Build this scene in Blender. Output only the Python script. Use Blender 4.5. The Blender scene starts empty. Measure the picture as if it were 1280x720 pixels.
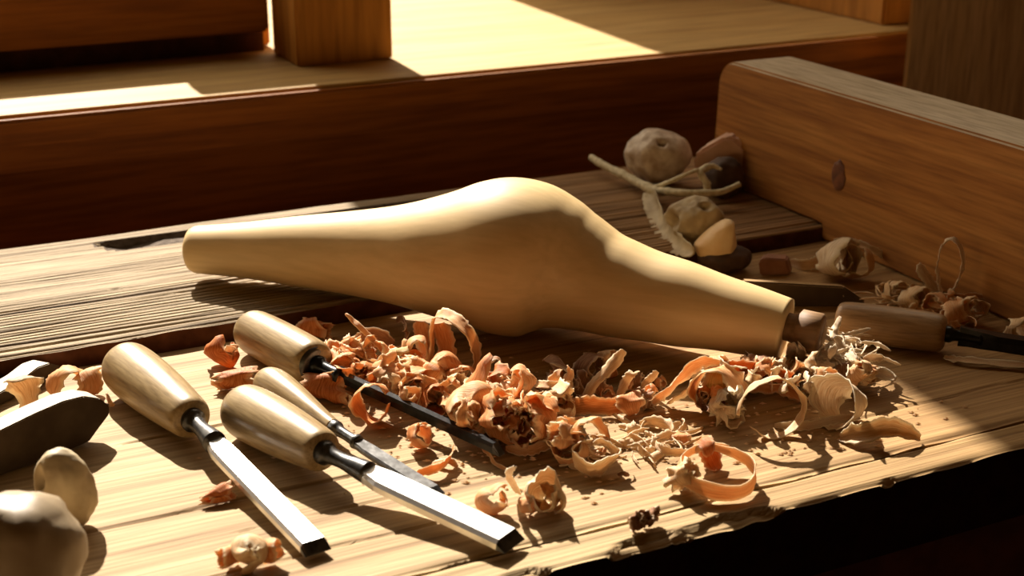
import bpy, bmesh, math, random
from mathutils import Vector, Matrix, Euler, noise
PI = math.pi; R = math.radians
scn = bpy.context.scene; COL = scn.collection

# ------------------------------------------------------------------ camera
F = 1787.0; PITCH = R(19.7); H = 0.34
TH = R(26.3)                                     # direction of the bench boards
def at(x, y, z=0.0):                             # photo point -> place on the level z
    a = (x-640)/F; b = (360-y)/F
    d = Vector((a, math.cos(PITCH)+b*math.sin(PITCH), -math.sin(PITCH)+b*math.cos(PITCH)))
    t = (z-H)/d.z
    return Vector((d.x*t, d.y*t, z))
def mpp(p):                                      # metres per photo pixel at a place
    return (p.y*math.cos(PITCH)-(p.z-H)*math.sin(PITCH))/F
def UV(p): return (p.x*math.cos(TH)+p.y*math.sin(TH), -p.x*math.sin(TH)+p.y*math.cos(TH))
def XY(u, v, z=0.0): return Vector((u*math.cos(TH)-v*math.sin(TH), u*math.sin(TH)+v*math.cos(TH), z))

cam = bpy.data.cameras.new('camera'); camo = bpy.data.objects.new('camera', cam); COL.objects.link(camo)
camo.location = (0, 0, H); camo.rotation_euler = (PI/2-PITCH, 0, 0)
cam.sensor_width = 36; cam.lens = F/1280*36; cam.clip_start = .02; cam.clip_end = 60
cam.dof.use_dof = True; cam.dof.focus_distance = .83; cam.dof.aperture_fstop = 11
scn.camera = camo
vs = scn.view_settings; vs.view_transform = 'Standard'; vs.look = 'None'; vs.gamma = 1; vs.exposure = 0.0
vs.use_curve_mapping = False

# ------------------------------------------------------------------ materials
def new_mat(name):
    m = bpy.data.materials.new(name); m.use_nodes = True
    nt = m.node_tree; nt.nodes.clear()
    return m, nt, nt.nodes, nt.links
def ramp(N, stops):
    r = N.new('ShaderNodeValToRGB'); e = r.color_ramp.elements
    while len(e) < len(stops): e.new(.5)
    for i, (p, c) in enumerate(stops):
        e[i].position = p; e[i].color = (c[0], c[1], c[2], 1)
    return r
def wood(name, dark, mid, light, stretch=(2, 60, 60), rough=.6, bump=.3, dist=.001, knots=0.0, stain=None, spec=.3, coord='Object', soft=.55, x_tint=None):
    m, nt, N, L = new_mat(name)
    out = N.new('ShaderNodeOutputMaterial'); b = N.new('ShaderNodeBsdfPrincipled'); L.new(b.outputs[0], out.inputs[0])
    tc = N.new('ShaderNodeTexCoord'); mp = N.new('ShaderNodeMapping'); mp.inputs['Scale'].default_value = stretch
    L.new(tc.outputs[coord], mp.inputs[0])
    n1 = N.new('ShaderNodeTexNoise'); n1.inputs['Scale'].default_value = 1; n1.inputs['Detail'].default_value = 9; n1.inputs['Roughness'].default_value = .62
    n1.inputs['Distortion'].default_value = .35
    L.new(mp.outputs[0], n1.inputs['Vector'])
    rp = ramp(N, [(.28, dark), (.5, mid), (.72, light)]); L.new(n1.outputs['Fac'], rp.inputs[0])
    colout = rp.outputs[0]
    mp2 = N.new('ShaderNodeMapping'); mp2.inputs['Scale'].default_value = (stretch[0]*6, stretch[1]*6, stretch[2]*6)
    L.new(tc.outputs[coord], mp2.inputs[0])
    n2 = N.new('ShaderNodeTexNoise'); n2.inputs['Scale'].default_value = 1; n2.inputs['Detail'].default_value = 4
    L.new(mp2.outputs[0], n2.inputs['Vector'])
    mx = N.new('ShaderNodeMix'); mx.data_type = 'RGBA'; mx.blend_type = 'MULTIPLY'; mx.inputs[0].default_value = soft
    r2 = ramp(N, [(.35, (.55, .5, .45)), (.6, (1.1, 1.1, 1.1))]); L.new(n2.outputs['Fac'], r2.inputs[0])
    L.new(colout, mx.inputs[6]); L.new(r2.outputs[0], mx.inputs[7]); colout = mx.outputs[2]
    if stain:
        n3 = N.new('ShaderNodeTexNoise'); n3.inputs['Scale'].default_value = stain[1]; n3.inputs['Detail'].default_value = 5
        L.new(tc.outputs[coord], n3.inputs['Vector'])
        r3 = ramp(N, [(stain[2], (0, 0, 0)), (stain[2]+.2, (1, 1, 1))]); L.new(n3.outputs['Fac'], r3.inputs[0])
        mx3 = N.new('ShaderNodeMix'); mx3.data_type = 'RGBA'; mx3.blend_type = 'MIX'
        L.new(r3.outputs[0], mx3.inputs[0]); L.new(colout, mx3.inputs[6]); mx3.inputs[7].default_value = (*stain[0], 1)
        colout = mx3.outputs[2]
    if x_tint:  # multiplies in a tint that grows along x
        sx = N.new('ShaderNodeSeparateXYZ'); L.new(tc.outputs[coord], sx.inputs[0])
        mr = N.new('ShaderNodeMapRange'); mr.inputs[1].default_value = x_tint[0]; mr.inputs[2].default_value = x_tint[1]; L.new(sx.outputs[0], mr.inputs[0])
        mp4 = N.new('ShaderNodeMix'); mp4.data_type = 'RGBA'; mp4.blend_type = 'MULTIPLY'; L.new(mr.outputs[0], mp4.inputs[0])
        L.new(colout, mp4.inputs[6]); mp4.inputs[7].default_value = (*x_tint[2], 1); colout = mp4.outputs[2]
    L.new(colout, b.inputs['Base Color'])
    b.inputs['Roughness'].default_value = rough; b.inputs['Specular IOR Level'].default_value = spec
    ad = N.new('ShaderNodeMath'); ad.operation = 'ADD'; L.new(n1.outputs['Fac'], ad.inputs[0]); L.new(n2.outputs['Fac'], ad.inputs[1])
    bp = N.new('ShaderNodeBump'); bp.inputs['Strength'].default_value = bump; bp.inputs['Distance'].default_value = dist
    L.new(ad.outputs[0], bp.inputs['Height']); L.new(bp.outputs[0], b.inputs['Normal'])
    return m
def plain(name, c, rough=.5, metal=0.0, c2=None, scale=60, bump=.1, dist=.0005, spec=.4):
    m, nt, N, L = new_mat(name)
    out = N.new('ShaderNodeOutputMaterial'); b = N.new('ShaderNodeBsdfPrincipled'); L.new(b.outputs[0], out.inputs[0])
    tc = N.new('ShaderNodeTexCoord'); n = N.new('ShaderNodeTexNoise'); n.inputs['Scale'].default_value = scale; n.inputs['Detail'].default_value = 6
    L.new(tc.outputs['Object'], n.inputs['Vector'])
    rp = ramp(N, [(.35, c), (.65, c2 or c)]); L.new(n.outputs['Fac'], rp.inputs[0]); L.new(rp.outputs[0], b.inputs['Base Color'])
    b.inputs['Roughness'].default_value = rough; b.inputs['Metallic'].default_value = metal; b.inputs['Specular IOR Level'].default_value = spec
    bp = N.new('ShaderNodeBump'); bp.inputs['Strength'].default_value = bump; bp.inputs['Distance'].default_value = dist
    L.new(n.outputs['Fac'], bp.inputs['Height']); L.new(bp.outputs[0], b.inputs['Normal'])
    return m
def shaving_mat(name, a, b_, trans=.4):
    m, nt, N, L = new_mat(name)
    out = N.new('ShaderNodeOutputMaterial'); b = N.new('ShaderNodeBsdfPrincipled'); t = N.new('ShaderNodeBsdfTranslucent')
    ms = N.new('ShaderNodeMixShader'); ms.inputs[0].default_value = trans
    L.new(b.outputs[0], ms.inputs[1]); L.new(t.outputs[0], ms.inputs[2]); L.new(ms.outputs[0], out.inputs[0])
    tc = N.new('ShaderNodeTexCoord'); uvn = N.new('ShaderNodeMapping'); uvn.inputs['Scale'].default_value = (2.2, 30, 1)
    L.new(tc.outputs['UV'], uvn.inputs[0])
    n = N.new('ShaderNodeTexNoise'); n.inputs['Scale'].default_value = 1; n.inputs['Detail'].default_value = 8
    L.new(uvn.outputs[0], n.inputs['Vector'])
    rp = ramp(N, [(.30, tuple(q*.72 for q in a)), (.46, a), (.64, b_)]); L.new(n.outputs['Fac'], rp.inputs[0])
    # paler, fuzzier fibres toward the torn long edges of the ribbon
    sx = N.new('ShaderNodeSeparateXYZ'); L.new(tc.outputs['UV'], sx.inputs[0])
    ab = N.new('ShaderNodeMath'); ab.operation = 'PINGPONG'; ab.inputs[1].default_value = .5; L.new(sx.outputs[1], ab.inputs[0])
    lt = ramp(N, [(.02, (1, 1, 1)), (.19, (0, 0, 0))]); L.new(ab.outputs[0], lt.inputs[0])
    mx = N.new('ShaderNodeMix'); mx.data_type = 'RGBA'; L.new(lt.outputs[0], mx.inputs[0]); L.new(rp.outputs[0], mx.inputs[6])
    mx.inputs[7].default_value = (.5*b_[0]+.48, .5*b_[1]+.42, .5*b_[2]+.30, 1)
    L.new(mx.outputs[2], b.inputs['Base Color']); L.new(mx.outputs[2], t.inputs['Color'])
    b.inputs['Roughness'].default_value = .55; b.inputs['Specular IOR Level'].default_value = .3
    bp = N.new('ShaderNodeBump'); bp.inputs['Strength'].default_value = .6; bp.inputs['Distance'].default_value = .0006
    L.new(n.outputs['Fac'], bp.inputs['Height']); L.new(bp.outputs[0], b.inputs['Normal'])
    return m

M = {}
M['boardA'] = wood('weathered_board', (.12, .08, .045), (.34, .265, .17), (.47, .38, .255), (3, 110, 110), .75, .8, .0016, spec=.15, x_tint=(-.10, .08, (.9, .66, .46)))
M['boardB'] = wood('pale_board', (.19, .105, .042), (.42, .295, .155), (.52, .385, .22), (1.6, 60, 60), .7, .6, .0011, spec=.2, x_tint=(-.22, .06, (.86, .72, .54)), stain=((.33, .20, .09), 7, .62))
M['strip'] = wood('edge_strip', (.24, .15, .07), (.42, .30, .155), (.50, .38, .21), (2, 90, 60), .7, .6, .0011, spec=.2, x_tint=(-.22, .06, (.86, .74, .58)))
M['slot'] = plain('dark_recess', (.07, .045, .028), .9, c2=(.13, .095, .065), scale=180, bump=1, dist=.002)
M['edge'] = plain('dark_red_edge', (.065, .022, .010), .85, c2=(.12, .045, .02), scale=90, bump=.6, dist=.001, spec=.1)  # side faces of the back board, darker than its top
M['edge_shade'] = plain('shade_black_edge', (.012, .005, .003), .95, c2=(.02, .008, .004), scale=90, spec=.02)  # shade on the bench front is put into this near-black colour
M['apron'] = plain('dark_apron', (.05, .02, .01), .8, c2=(.08, .03, .015), spec=.1)
M['sill'] = wood('sill_wood', (.42, .26, .085), (.54, .36, .14), (.60, .42, .18), (2, 30, 30), .6, .12, .0006, spec=.2)
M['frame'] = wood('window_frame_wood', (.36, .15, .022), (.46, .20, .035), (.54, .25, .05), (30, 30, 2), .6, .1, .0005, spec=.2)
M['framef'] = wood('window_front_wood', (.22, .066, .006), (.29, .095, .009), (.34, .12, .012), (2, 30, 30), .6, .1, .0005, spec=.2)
M['wall'] = wood('wall_board_wood', (.19, .062, .006), (.25, .082, .008), (.29, .10, .010), (2, 30, 30), .7, .1, .0005, spec=.15)
M['floor'] = plain('dark_floor', (.03, .012, .008), .9, c2=(.05, .02, .012), spec=.1)
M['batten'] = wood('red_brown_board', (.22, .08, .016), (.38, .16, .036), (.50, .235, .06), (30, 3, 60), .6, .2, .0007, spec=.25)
M['battop'] = wood('worn_skylit_edge', (.42, .33, .21), (.56, .46, .32), (.64, .54, .40), (50, 5, 50), .75, .3, .0007, spec=.15, stain=((.22, .15, .08), 25, .70))  # weathered top, with the skylight on it also put into the paler colour
M['plank'] = wood('upright_plank_wood', (.46, .27, .10), (.60, .38, .16), (.68, .45, .21), (40, 40, 3), .65, .15, .0006, spec=.2)
M['blank'] = wood('turned_pale_wood', (.58, .40, .18), (.66, .475, .23), (.71, .53, .275), (4, 40, 40), .5, .05, .0003, spec=.3, soft=.15)
M['tenon'] = wood('tenon_wood', (.16, .08, .03), (.26, .15, .07), (.36, .22, .11), (5, 50, 50), .6, .2, .0005)
M['handle'] = wood('chisel_handle_wood', (.22, .14, .06), (.34, .24, .115), (.42, .31, .165), (12, 110, 110), .36, .15, .0004, spec=.5)
M['handled'] = wood('brown_handle_wood', (.20, .11, .05), (.33, .20, .095), (.42, .28, .15), (12, 110, 110), .4, .15, .0004, spec=.4)
M['steel'] = plain('ground_steel', (.80, .80, .78), .40, 1.0, c2=(.86, .86, .84), scale=300, bump=.05)
M['dsteel'] = plain('dark_steel', (.06, .06, .06), .35, .9, c2=(.13, .13, .13), scale=200, bump=.3)
M['bsteel'] = plain('black_steel', (.012, .013, .015), .28, .6, c2=(.025, .028, .03), scale=200, bump=.3)
M['pod'] = plain('dried_pod_skin', (.44, .32, .22), .5, c2=(.74, .64, .52), scale=110, bump=.8, dist=.0014)
M['podg'] = plain('greenish_pod_skin', (.30, .22, .12), .6, c2=(.56, .46, .29), scale=50, bump=.4, dist=.001)
M['knob'] = plain('knob_wood', (.22, .16, .09), .5, c2=(.36, .28, .18), scale=30, bump=.5, dist=.0015)
M['shell'] = plain('pale_shell', (.70, .45, .20), .45, c2=(.80, .60, .34), scale=50, bump=.2)
M['knot'] = plain('dark_knot', (.10, .032, .010), .7, c2=(.20, .07, .022), scale=120, bump=.6, dist=.001)
M['bark'] = plain('dark_bark', (.05, .025, .014), .7, c2=(.09, .045, .025), scale=100, bump=.6, dist=.001)
M['redwood'] = plain('red_brown_chip', (.20, .075, .035), .6, c2=(.34, .15, .08), scale=60, bump=.3)
M['pinkwood'] = plain('pinkish_wood', (.60, .36, .24), .6, c2=(.72, .48, .36), scale=60, bump=.3)
M['twig'] = plain('pale_twig', (.50, .42, .25), .7, c2=(.74, .66, .46), scale=220, bump=.8, dist=.0006)
M['darkwood'] = plain('dark_wood', (.045, .028, .015), .65, c2=(.075, .05, .028), scale=60, bump=.2, spec=.12)
M['sunlit_top'] = plain('sunlit_pale_edge', (.55, .45, .31), .6, c2=(.66, .56, .41), scale=90, bump=.2)  # sun on the upward faces of the arms is put into this colour
SH = {
 'orange': shaving_mat('orange_shaving', (.78, .33, .11), (.88, .50, .22), .40),
 'deep': shaving_mat('deep_orange_shaving', (.64, .20, .05), (.76, .33, .11), .36),
 'peach': shaving_mat('peach_shaving', (.82, .44, .19), (.90, .62, .34), .36),
 'pale': shaving_mat('pale_shaving', (.76, .50, .26), (.87, .69, .45), .32),
 'white': shaving_mat('whitish_shaving', (.74, .55, .35), (.86, .74, .56), .28),
 'yellow': shaving_mat('yellow_shaving', (.70, .48, .16), (.80, .62, .30), .35),
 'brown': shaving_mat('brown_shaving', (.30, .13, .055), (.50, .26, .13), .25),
}

# ------------------------------------------------------------------ helpers
def setp(o, label=None, cat=None, group=None, kind=None):
    if label: o['label'] = label
    if cat: o['category'] = cat
    if group: o['group'] = group
    if kind: o['kind'] = kind
    return o
def empty(name, loc=(0, 0, 0), rz=0):
    o = bpy.data.objects.new(name, None); COL.objects.link(o); o.location = loc; o.rotation_euler = (0, 0, rz)
    o.empty_display_size = .02
    return o
def link(name, me, mat, parent=None, smooth=True):
    for m in (mat if isinstance(mat, (list, tuple)) else [mat]): me.materials.append(m)
    if smooth:
        for p in me.polygons: p.use_smooth = True
    o = bpy.data.objects.new(name, me); COL.objects.link(o)
    if parent: o.parent = parent
    return o
def mesh(name, verts, faces, uvs=None):
    me = bpy.data.meshes.new(name); me.from_pydata([tuple(v) for v in verts], [], faces); me.update()
    if uvs:
        ul = me.uv_layers.new(name='UVMap')
        for l in me.loops: ul.data[l.index].uv = uvs[l.vertex_index]
    return me
def box_me(name, x0, x1, y0, y1, z0, z1, bev=.0015, seg=2, fn=None):
    bm = bmesh.new(); bmesh.ops.create_cube(bm, size=1)
    for v in bm.verts: v.co = Vector(((x0+x1)/2+v.co.x*(x1-x0), (y0+y1)/2+v.co.y*(y1-y0), (z0+z1)/2+v.co.z*(z1-z0)))
    if bev: bmesh.ops.bevel(bm, geom=bm.edges[:], offset=bev, segments=seg, affect='EDGES')
    if fn: fn(bm)
    me = bpy.data.meshes.new(name); bm.to_mesh(me); bm.free(); return me
def frame_of(d, up=Vector((0, 0, 1))):
    d = d.normalized(); s = d.cross(up)
    if s.length < 1e-5: s = Vector((1, 0, 0))
    s.normalize(); return d, s, s.cross(d).normalized()
def sweep(name, pts, rad, seg=28, cap=True, flat=1.0, jitter=0, seed=0):
    """closed round sweep along points; rad per point (or (side, up) pair)"""
    V = []; Fc = []; n = len(pts)
    up = Vector((0, 0, 1))
    for i, p in enumerate(pts):
        d = (pts[min(i+1, n-1)]-pts[max(i-1, 0)])
        d, s, u = frame_of(d, up)
        r = rad[i]; rs, ru = r if isinstance(r, tuple) else (r, r*flat)
        for k in range(seg):
            a = 2*PI*k/seg
            j = 1+jitter*noise.noise(Vector((math.cos(a)*1.5+seed, math.sin(a)*1.5, i*.35)))
            V.append(p+(s*math.cos(a)*rs+u*math.sin(a)*ru)*j)
    for i in range(n-1):
        for k in range(seg):
            a = i*seg+k; b = i*seg+(k+1) % seg
            Fc.append((a, b, b+seg, a+seg))
    if cap:
        Fc.append(tuple(range(seg))[::-1]); Fc.append(tuple(range((n-1)*seg, n*seg)))
    return mesh(name, V, Fc)
def catmull(P, n):
    out = []; m = len(P)
    for i in range(m-1):
        p0 = P[max(i-1, 0)]; p1 = P[i]; p2 = P[i+1]; p3 = P[min(i+2, m-1)]
        for k in range(n):
            t = k/n
            out.append(.5*((2*p1)+(-p0+p2)*t+(2*p0-5*p1+4*p2-p3)*t*t+(-p0+3*p1-3*p2+p3)*t**3))
    out.append(P[-1]); return out

# ------------------------------------------------------------------ the setting
fl = link('floor', box_me('floor', -4, 4, -4, 4, -.86, -.80, 0), M['floor'], None, False); setp(fl, kind='structure')
wb = link('wall_back', box_me('wall_back', -2.2, 2.6, 1.235, 1.30, -.80, .058, .002), M['wall'], None, False)
wb.rotation_euler = (0, 0, TH); setp(wb, kind='structure')
win = empty('window_1', XY(.5, 1.3, .06), TH); setp(win, kind='structure')
def wpart(name, x0, x1, y0, y1, z0, z1, mat, bev=.002):
    o = link(name, box_me(name, x0-.5, x1-.5, y0-1.3, y1-1.3, z0-.06, z1-.06, bev), mat, win, False); return o
wpart('window_sill', -1.6, 2.2, 1.205, 1.75, .055, .08, M['sill'], .004)
# front edge of the sill and the moulding under it have a darker wood colour
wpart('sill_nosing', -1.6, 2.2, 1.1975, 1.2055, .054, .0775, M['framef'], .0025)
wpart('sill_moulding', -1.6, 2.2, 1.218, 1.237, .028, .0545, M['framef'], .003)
wpart('mullion', .415, .512, 1.298, 1.375, .0795, .25, M['frame'], .002)
wpart('stile_blocker', .315, .424, 1.4125, 1.45, .082, .25, M['frame'], .002)  # unseen behind the rail, set back and widened to cut the sun patch
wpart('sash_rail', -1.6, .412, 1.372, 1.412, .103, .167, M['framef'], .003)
wpart('rail_shadow_strip', -1.6, .412, 1.395, 1.412, .0795, .104, M['apron'], .001)  # dark strip added for the shadow under the rail
wpart('window_jamb', 1.07, 1.16, 1.24, 1.75, .0795, 1.5, M['frame'], .003)
wpart('sun_blocker_upper', .625, .93, 1.60, 1.64, .47, 1.5, M['framef'], .003)  # unseen board added to keep the sun off the right of the bench
wpart('sun_blocker_side', .42, .6245, 1.60, 1.64, .47, .71, M['framef'], .003)  # unseen extension added to shade the back of the bench
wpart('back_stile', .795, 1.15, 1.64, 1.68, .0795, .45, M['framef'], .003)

# ------------------------------------------------------------------ workbench
bench = empty('workbench', XY(.5, .8, -.8), TH)
setp(bench, 'old wooden workbench of weathered boards below the window sill, covered in chisels and shavings', 'workbench')
def board(name, u0, u1, v0, v1, ztop, zbot, mat, amp, freq, seed, nu=150, nv=150, slot=None, chips=None, emat=None, splits=(), ridge=0):
    """board whose top face carries the raised grain as real relief; local frame of the bench"""
    V = []; Fc = []
    us = [u0+(u1-u0)*i/nu for i in range(nu+1)]; vs_ = [v0+(v1-v0)*j/nv for j in range(nv+1)]
    for i, u in enumerate(us):
        for j, v in enumerate(vs_):
            h = noise.noise(Vector((u*3+seed, v*freq+.5*noise.noise(Vector((u*4, v*9, seed))), seed)))
            h += .5*noise.noise(Vector((u*7+seed, v*freq*2.3, seed+5)))
            dz = -amp*max(0, h+.1)**1.0
            if ridge:
                g = math.sin(2*PI*(v+.0035*noise.noise(Vector((u*2.2, v*14, seed))))/.0052)
                dz -= ridge*max(0, g)**2*max(0, min(1, .55+1.3*noise.noise(Vector((u*2.5, v*22, seed+2)))+2.2*(v0+.10-v)/.2))
            e = min(v-v0, v1-v)/.004
            if e < 1: dz -= .0016*(1-e)**2*(1+noise.noise(Vector((u*30, seed, 0))))
            if slot:
                s0, s1, t0, t1, dep = slot
                if s0 < u-.012*(t1-v)/(t1-t0) and u < s1 and t0 < v < t1:
                    dz -= dep*(.8+.5*noise.noise(Vector((u*60, v*60, 1))))
            for (su, sv, sl, sw, sd, sk) in splits:
                if su < u < su+sl:
                    c = sv+sk*(u-su)+.002*noise.noise(Vector((u*25, sv*50, 2)))
                    tt = math.sin(PI*(u-su)/sl)
                    if abs(v-c) < sw*tt: dz -= sd*(1-abs(v-c)/(sw*tt+1e-6))
            if chips:
                for (cu, cl, cv, cd) in chips:
                    if cu < u < cu+cl:
                        t = math.sin(PI*(u-cu)/cl); q = v0+cv*t*(1+.7*noise.noise(Vector((u*60, 3, 1))))
                        if v < q: dz -= cd*(1+.6*noise.noise(Vector((u*90, v*90, 4))))
            V.append((u-.5, v-.8, ztop+dz+.8))
    W = nv+1
    for i in range(nu):
        for j in range(nv): Fc.append((i*W+j, (i+1)*W+j, (i+1)*W+j+1, i*W+j+1))
    nt_ = len(Fc)
    def skirt(idx):
        b0 = len(V)
        for k in idx: x, y, z = V[k]; V.append((x, y, zbot+.8))
        for q in range(len(idx)-1): Fc.append((idx[q], b0+q, b0+q+1, idx[q+1]))
    skirt([i*W for i in range(nu+1)][::-1]); skirt([i*W+nv for i in range(nu+1)])
    skirt(list(range(W))); skirt([nu*W+j for j in range(W)][::-1])
    me = mesh(name, V, Fc); 
    o = link(name, me, [mat, emat or mat], bench, True)
    for p in me.polygons[nt_:]: p.material_index = 1; p.use_smooth = False
    if slot:
        me.materials.append(M['slot'])
        for p in me.polygons[:nt_]:
            c = p.center
            if c.z < ztop+.8-slot[4]*.3 and slot[2]-.01 < c.y+.8 < slot[3]+.01 and c.x+.5 > slot[0]-.01 : p.material_index = 2
    return o
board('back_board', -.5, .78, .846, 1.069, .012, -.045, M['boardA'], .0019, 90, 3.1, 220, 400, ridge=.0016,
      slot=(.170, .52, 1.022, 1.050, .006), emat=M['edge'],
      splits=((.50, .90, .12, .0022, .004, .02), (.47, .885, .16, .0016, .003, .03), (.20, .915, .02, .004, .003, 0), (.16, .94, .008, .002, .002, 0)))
board('front_board', -.5, .78, .5285, .843, 0, -.045, M['boardB'], .0010, 55, 8.4, 260, 240,
      splits=((.02, .63, .30, .0014, .0025, .01), (.10, .60, .5, .0011, .002, -.005), (.33, .57, .4, .0012, .002, .004), (.12, .72, .09, .0018, .003, .0),
              (.40, .64, .35, .0012, .002, .0), (.05, .565, .25, .0012, .002, .004)))
board('edge_strip', -.5, .78, .5045, .5275, -.0006, -.045, M['strip'], .0012, 70, 12.7, 500, 24, emat=M['edge_shade'],
      chips=((.335, .065, .008, .003), (.30, .045, .008, .0025), (.462, .008, .003, .002), (.24, .03, .006, .002)))
link('apron', box_me('apron', -1.0, .28, .512-.8, .54-.8, -.16+.8, -.046+.8, .002), M['apron'], bench, False)
for (u, v) in ((-.4, .56), (.68, .56), (-.4, 1.0), (.68, 1.0)):
    link('leg', box_me('leg', u-.535, u-.465, v-.835, v-.765, 0, .754, .003), M['apron'], bench, False)

# thick board standing on edge across the right end of the bench
def batt(bm):
    pass
bat = empty('standing_board', XY(.715, .8, .0), TH)
setp(bat, 'thick red-brown board standing on edge across the right end of the workbench', 'board')
prof = []   # outline in (v, z); rounded far top corner
v0, v1, zt = .30, .995, .117
rr = .022
P2 = [(v0, 0)] + [(v0, zt-.012), (v0+.004, zt)] + [(v1-rr+rr*math.sin(a), zt-rr+rr*math.cos(a)) for a in [R(x) for x in range(0, 91, 10)]] + [(v1+.003, .03), (v1+.003, .012)]
P2 = [(.30, .0005)] + P2[1:-1] + [(.998, .0125), (.8455, .0125), (.8455, .0005)]
bm = bmesh.new(); f0 = bm.faces.new([bm.verts.new((-.029, a-.8, b)) for a, b in P2])
ext = bmesh.ops.extrude_face_region(bm, geom=[f0])
for v in [e for e in ext['geom'] if isinstance(e, bmesh.types.BMVert)]: v.co.x = .031
bmesh.ops.recalc_face_normals(bm, faces=bm.faces[:])
bmesh.ops.bevel(bm, geom=[e for e in bm.edges], offset=.0025, segments=3, affect='EDGES', clamp_overlap=True)
me = bpy.data.meshes.new('board_body'); bm.to_mesh(me); bm.free()
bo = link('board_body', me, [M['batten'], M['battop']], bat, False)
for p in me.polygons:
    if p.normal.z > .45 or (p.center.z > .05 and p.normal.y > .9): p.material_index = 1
bat.location.x += 0

# knots in the board face
def blob_me(name, r, sx, sy, sz, amp=.08, fr=2.0, seed=0, sub=4, dents=(), rot=None, power=None):
    bm = bmesh.new(); bmesh.ops.create_icosphere(bm, subdivisions=sub, radius=1)
    Rm = rot.to_matrix() if rot else Matrix.Identity(3)
    for v in bm.verts:
        n = v.co.normalized()
        k = 1+amp*noise.noise(n*fr+Vector((seed, seed*.7, 0)))+amp*.35*noise.noise(n*fr*3+Vector((seed, 0, 2)))
        for (dx, dy, dz, rad, dep) in dents:
            q = (n-Vector((dx, dy, dz)).normalized()).length
            if q < rad: k -= dep*(1-(q/rad)**2)
        c = n*k
        if power: c = Vector([math.copysign(abs(a)**power, a) for a in c])
        v.co = Rm @ Vector((c.x*r*sx, c.y*r*sy, c.z*r*sz))
    me = bpy.data.meshes.new(name); bm.to_mesh(me); bm.free(); return me
for (px, py) in ((1120, 262),):
    k = blob_me('knot', 1, .0006, .008, .012, .25, 2, 1, 3)
    ko = link('knot', k, M['knot'], bat); ko.location = (-.029, .80-.8+.03, .055)

# upright plank at the far right
up = link('upright_plank', box_me('upright_plank', .0, .26, -.02, .02, -.80, .42, .004), M['plank'], None, False)
pp = at(1137, 80, .13)
def solve_v(px, py, v):       # point on the plane v through a photo point
    lo, hi = -1.0, .335
    for _ in range(60):
        z = (lo+hi)/2
        if UV(at(px, py, z))[1] > v: lo = z
        else: hi = z
    return at(px, py, z)
q = solve_v(1130, 110, 1.135); up.location = (q.x, q.y, 0); up.rotation_euler = (0, 0, R(-20))
setp(up, 'wide upright tan plank rising behind the standing board at the right edge', 'plank')

# ------------------------------------------------------------------ turned workpiece
nodes = [(250, 282.5, 343), (262, 281, 345), (300, 277, 349), (375, 270.5, 359), (442, 264, 369), (509, 257, 382), (549, 248.5, 397), (576, 238, 407), (610, 226, 416), (643, 221, 420), (670, 225, 421),
         (696, 238, 422), (716, 255, 423), (736, 271, 424), (756, 286, 425), (776, 298, 427), (810, 312, 430), (843, 323, 434), (910, 345, 443), (945, 358, 448), (982, 372, 453)]
pts = []; rad = []
for (x, a, b) in nodes:
    mid = (a+b)/2
    kn = [(200, .0165), (300, .0150), (375, .0137), (509, .0130), (549, .0085), (576, .0042), (610, .0012), (643, .0004), (700, .0004), (860, .0068), (1100, .0075)]
    clear = next(c0+(c1-c0)*(x-x0)/(x1-x0) for (x0, c0), (x1, c1) in zip(kn, kn[1:]) if x0 <= x <= x1)
    rr_ = .03
    sl = 0
    for _ in range(8):
        p = at(x, mid, rr_+clear+.0006); rr_ = (b-a)/2*mpp(p)
    pts.append(p); rad.append(rr_)
# radius across the axis: shrink where the axis slopes in the picture
for i, (x, a, b) in enumerate(nodes):
    j0, j1 = max(i-1, 0), min(i+1, len(nodes)-1)
    sl = ((nodes[j1][1]+nodes[j1][2])-(nodes[j0][1]+nodes[j0][2]))/2/(nodes[j1][0]-nodes[j0][0])
    rad[i] *= math.cos(math.atan(sl))
vec = [Vector((p.x, p.y, p.z)) for p in pts]
# smooth the axis
for _ in range(2):
    vec = [vec[0]]+[(vec[i-1]+vec[i]*2+vec[i+1])/4 for i in range(1, len(vec)-1)]+[vec[-1]]
rv = [Vector((r, 0, 0)) for r in rad]
cp = catmull(vec, 6); cr = [v.x for v in catmull(rv, 6)]
d0 = (cp[0]-cp[3]).normalized()
cp = [cp[0]+d0*t for t in (.0065, .0062, .005, .0032, .0015)]+cp; cr = [cr[0]*k for k in (.70, .80, .91, .965, .99)]+cr
cp = [p+Vector((0, 0, .0010)) for p in cp]
# fine turning facets
blank = empty('turned_wooden_blank', (vec[9].x, vec[9].y, 0))
setp(blank, 'long pale wooden blank with a bulging middle and tapered ends, lying among the shavings', 'wood blank')
org = blank.location.copy()
axis = (vec[-1]-vec[0]).normalized(); ang = math.atan2(axis.y, axis.x)
Rz = Matrix.Rotation(-ang, 3, 'Z')
blank.rotation_euler = (0, 0, ang)
loc = [Rz @ (p-org) for p in cp]
b_me = sweep('body', loc, cr, 72)
body = link('body', b_me, M['blank'], blank)
e = loc[-1]-loc[-4]; e.normalize()
L0 = loc[-1]
tn = [L0-e*.002, L0+e*.003, L0+e*.006, L0+e*.008, L0+e*.020, L0+e*.0215]
tr = [.0085, .0085, .009, .0125, .013, .0115]
tn = [p+Vector((0, 0, .002)) for p in tn]
ten = link('tenon', sweep('tenon', tn, tr, 32), M['tenon'], blank); ten['label'] = 'short darker stub at the right end'

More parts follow.
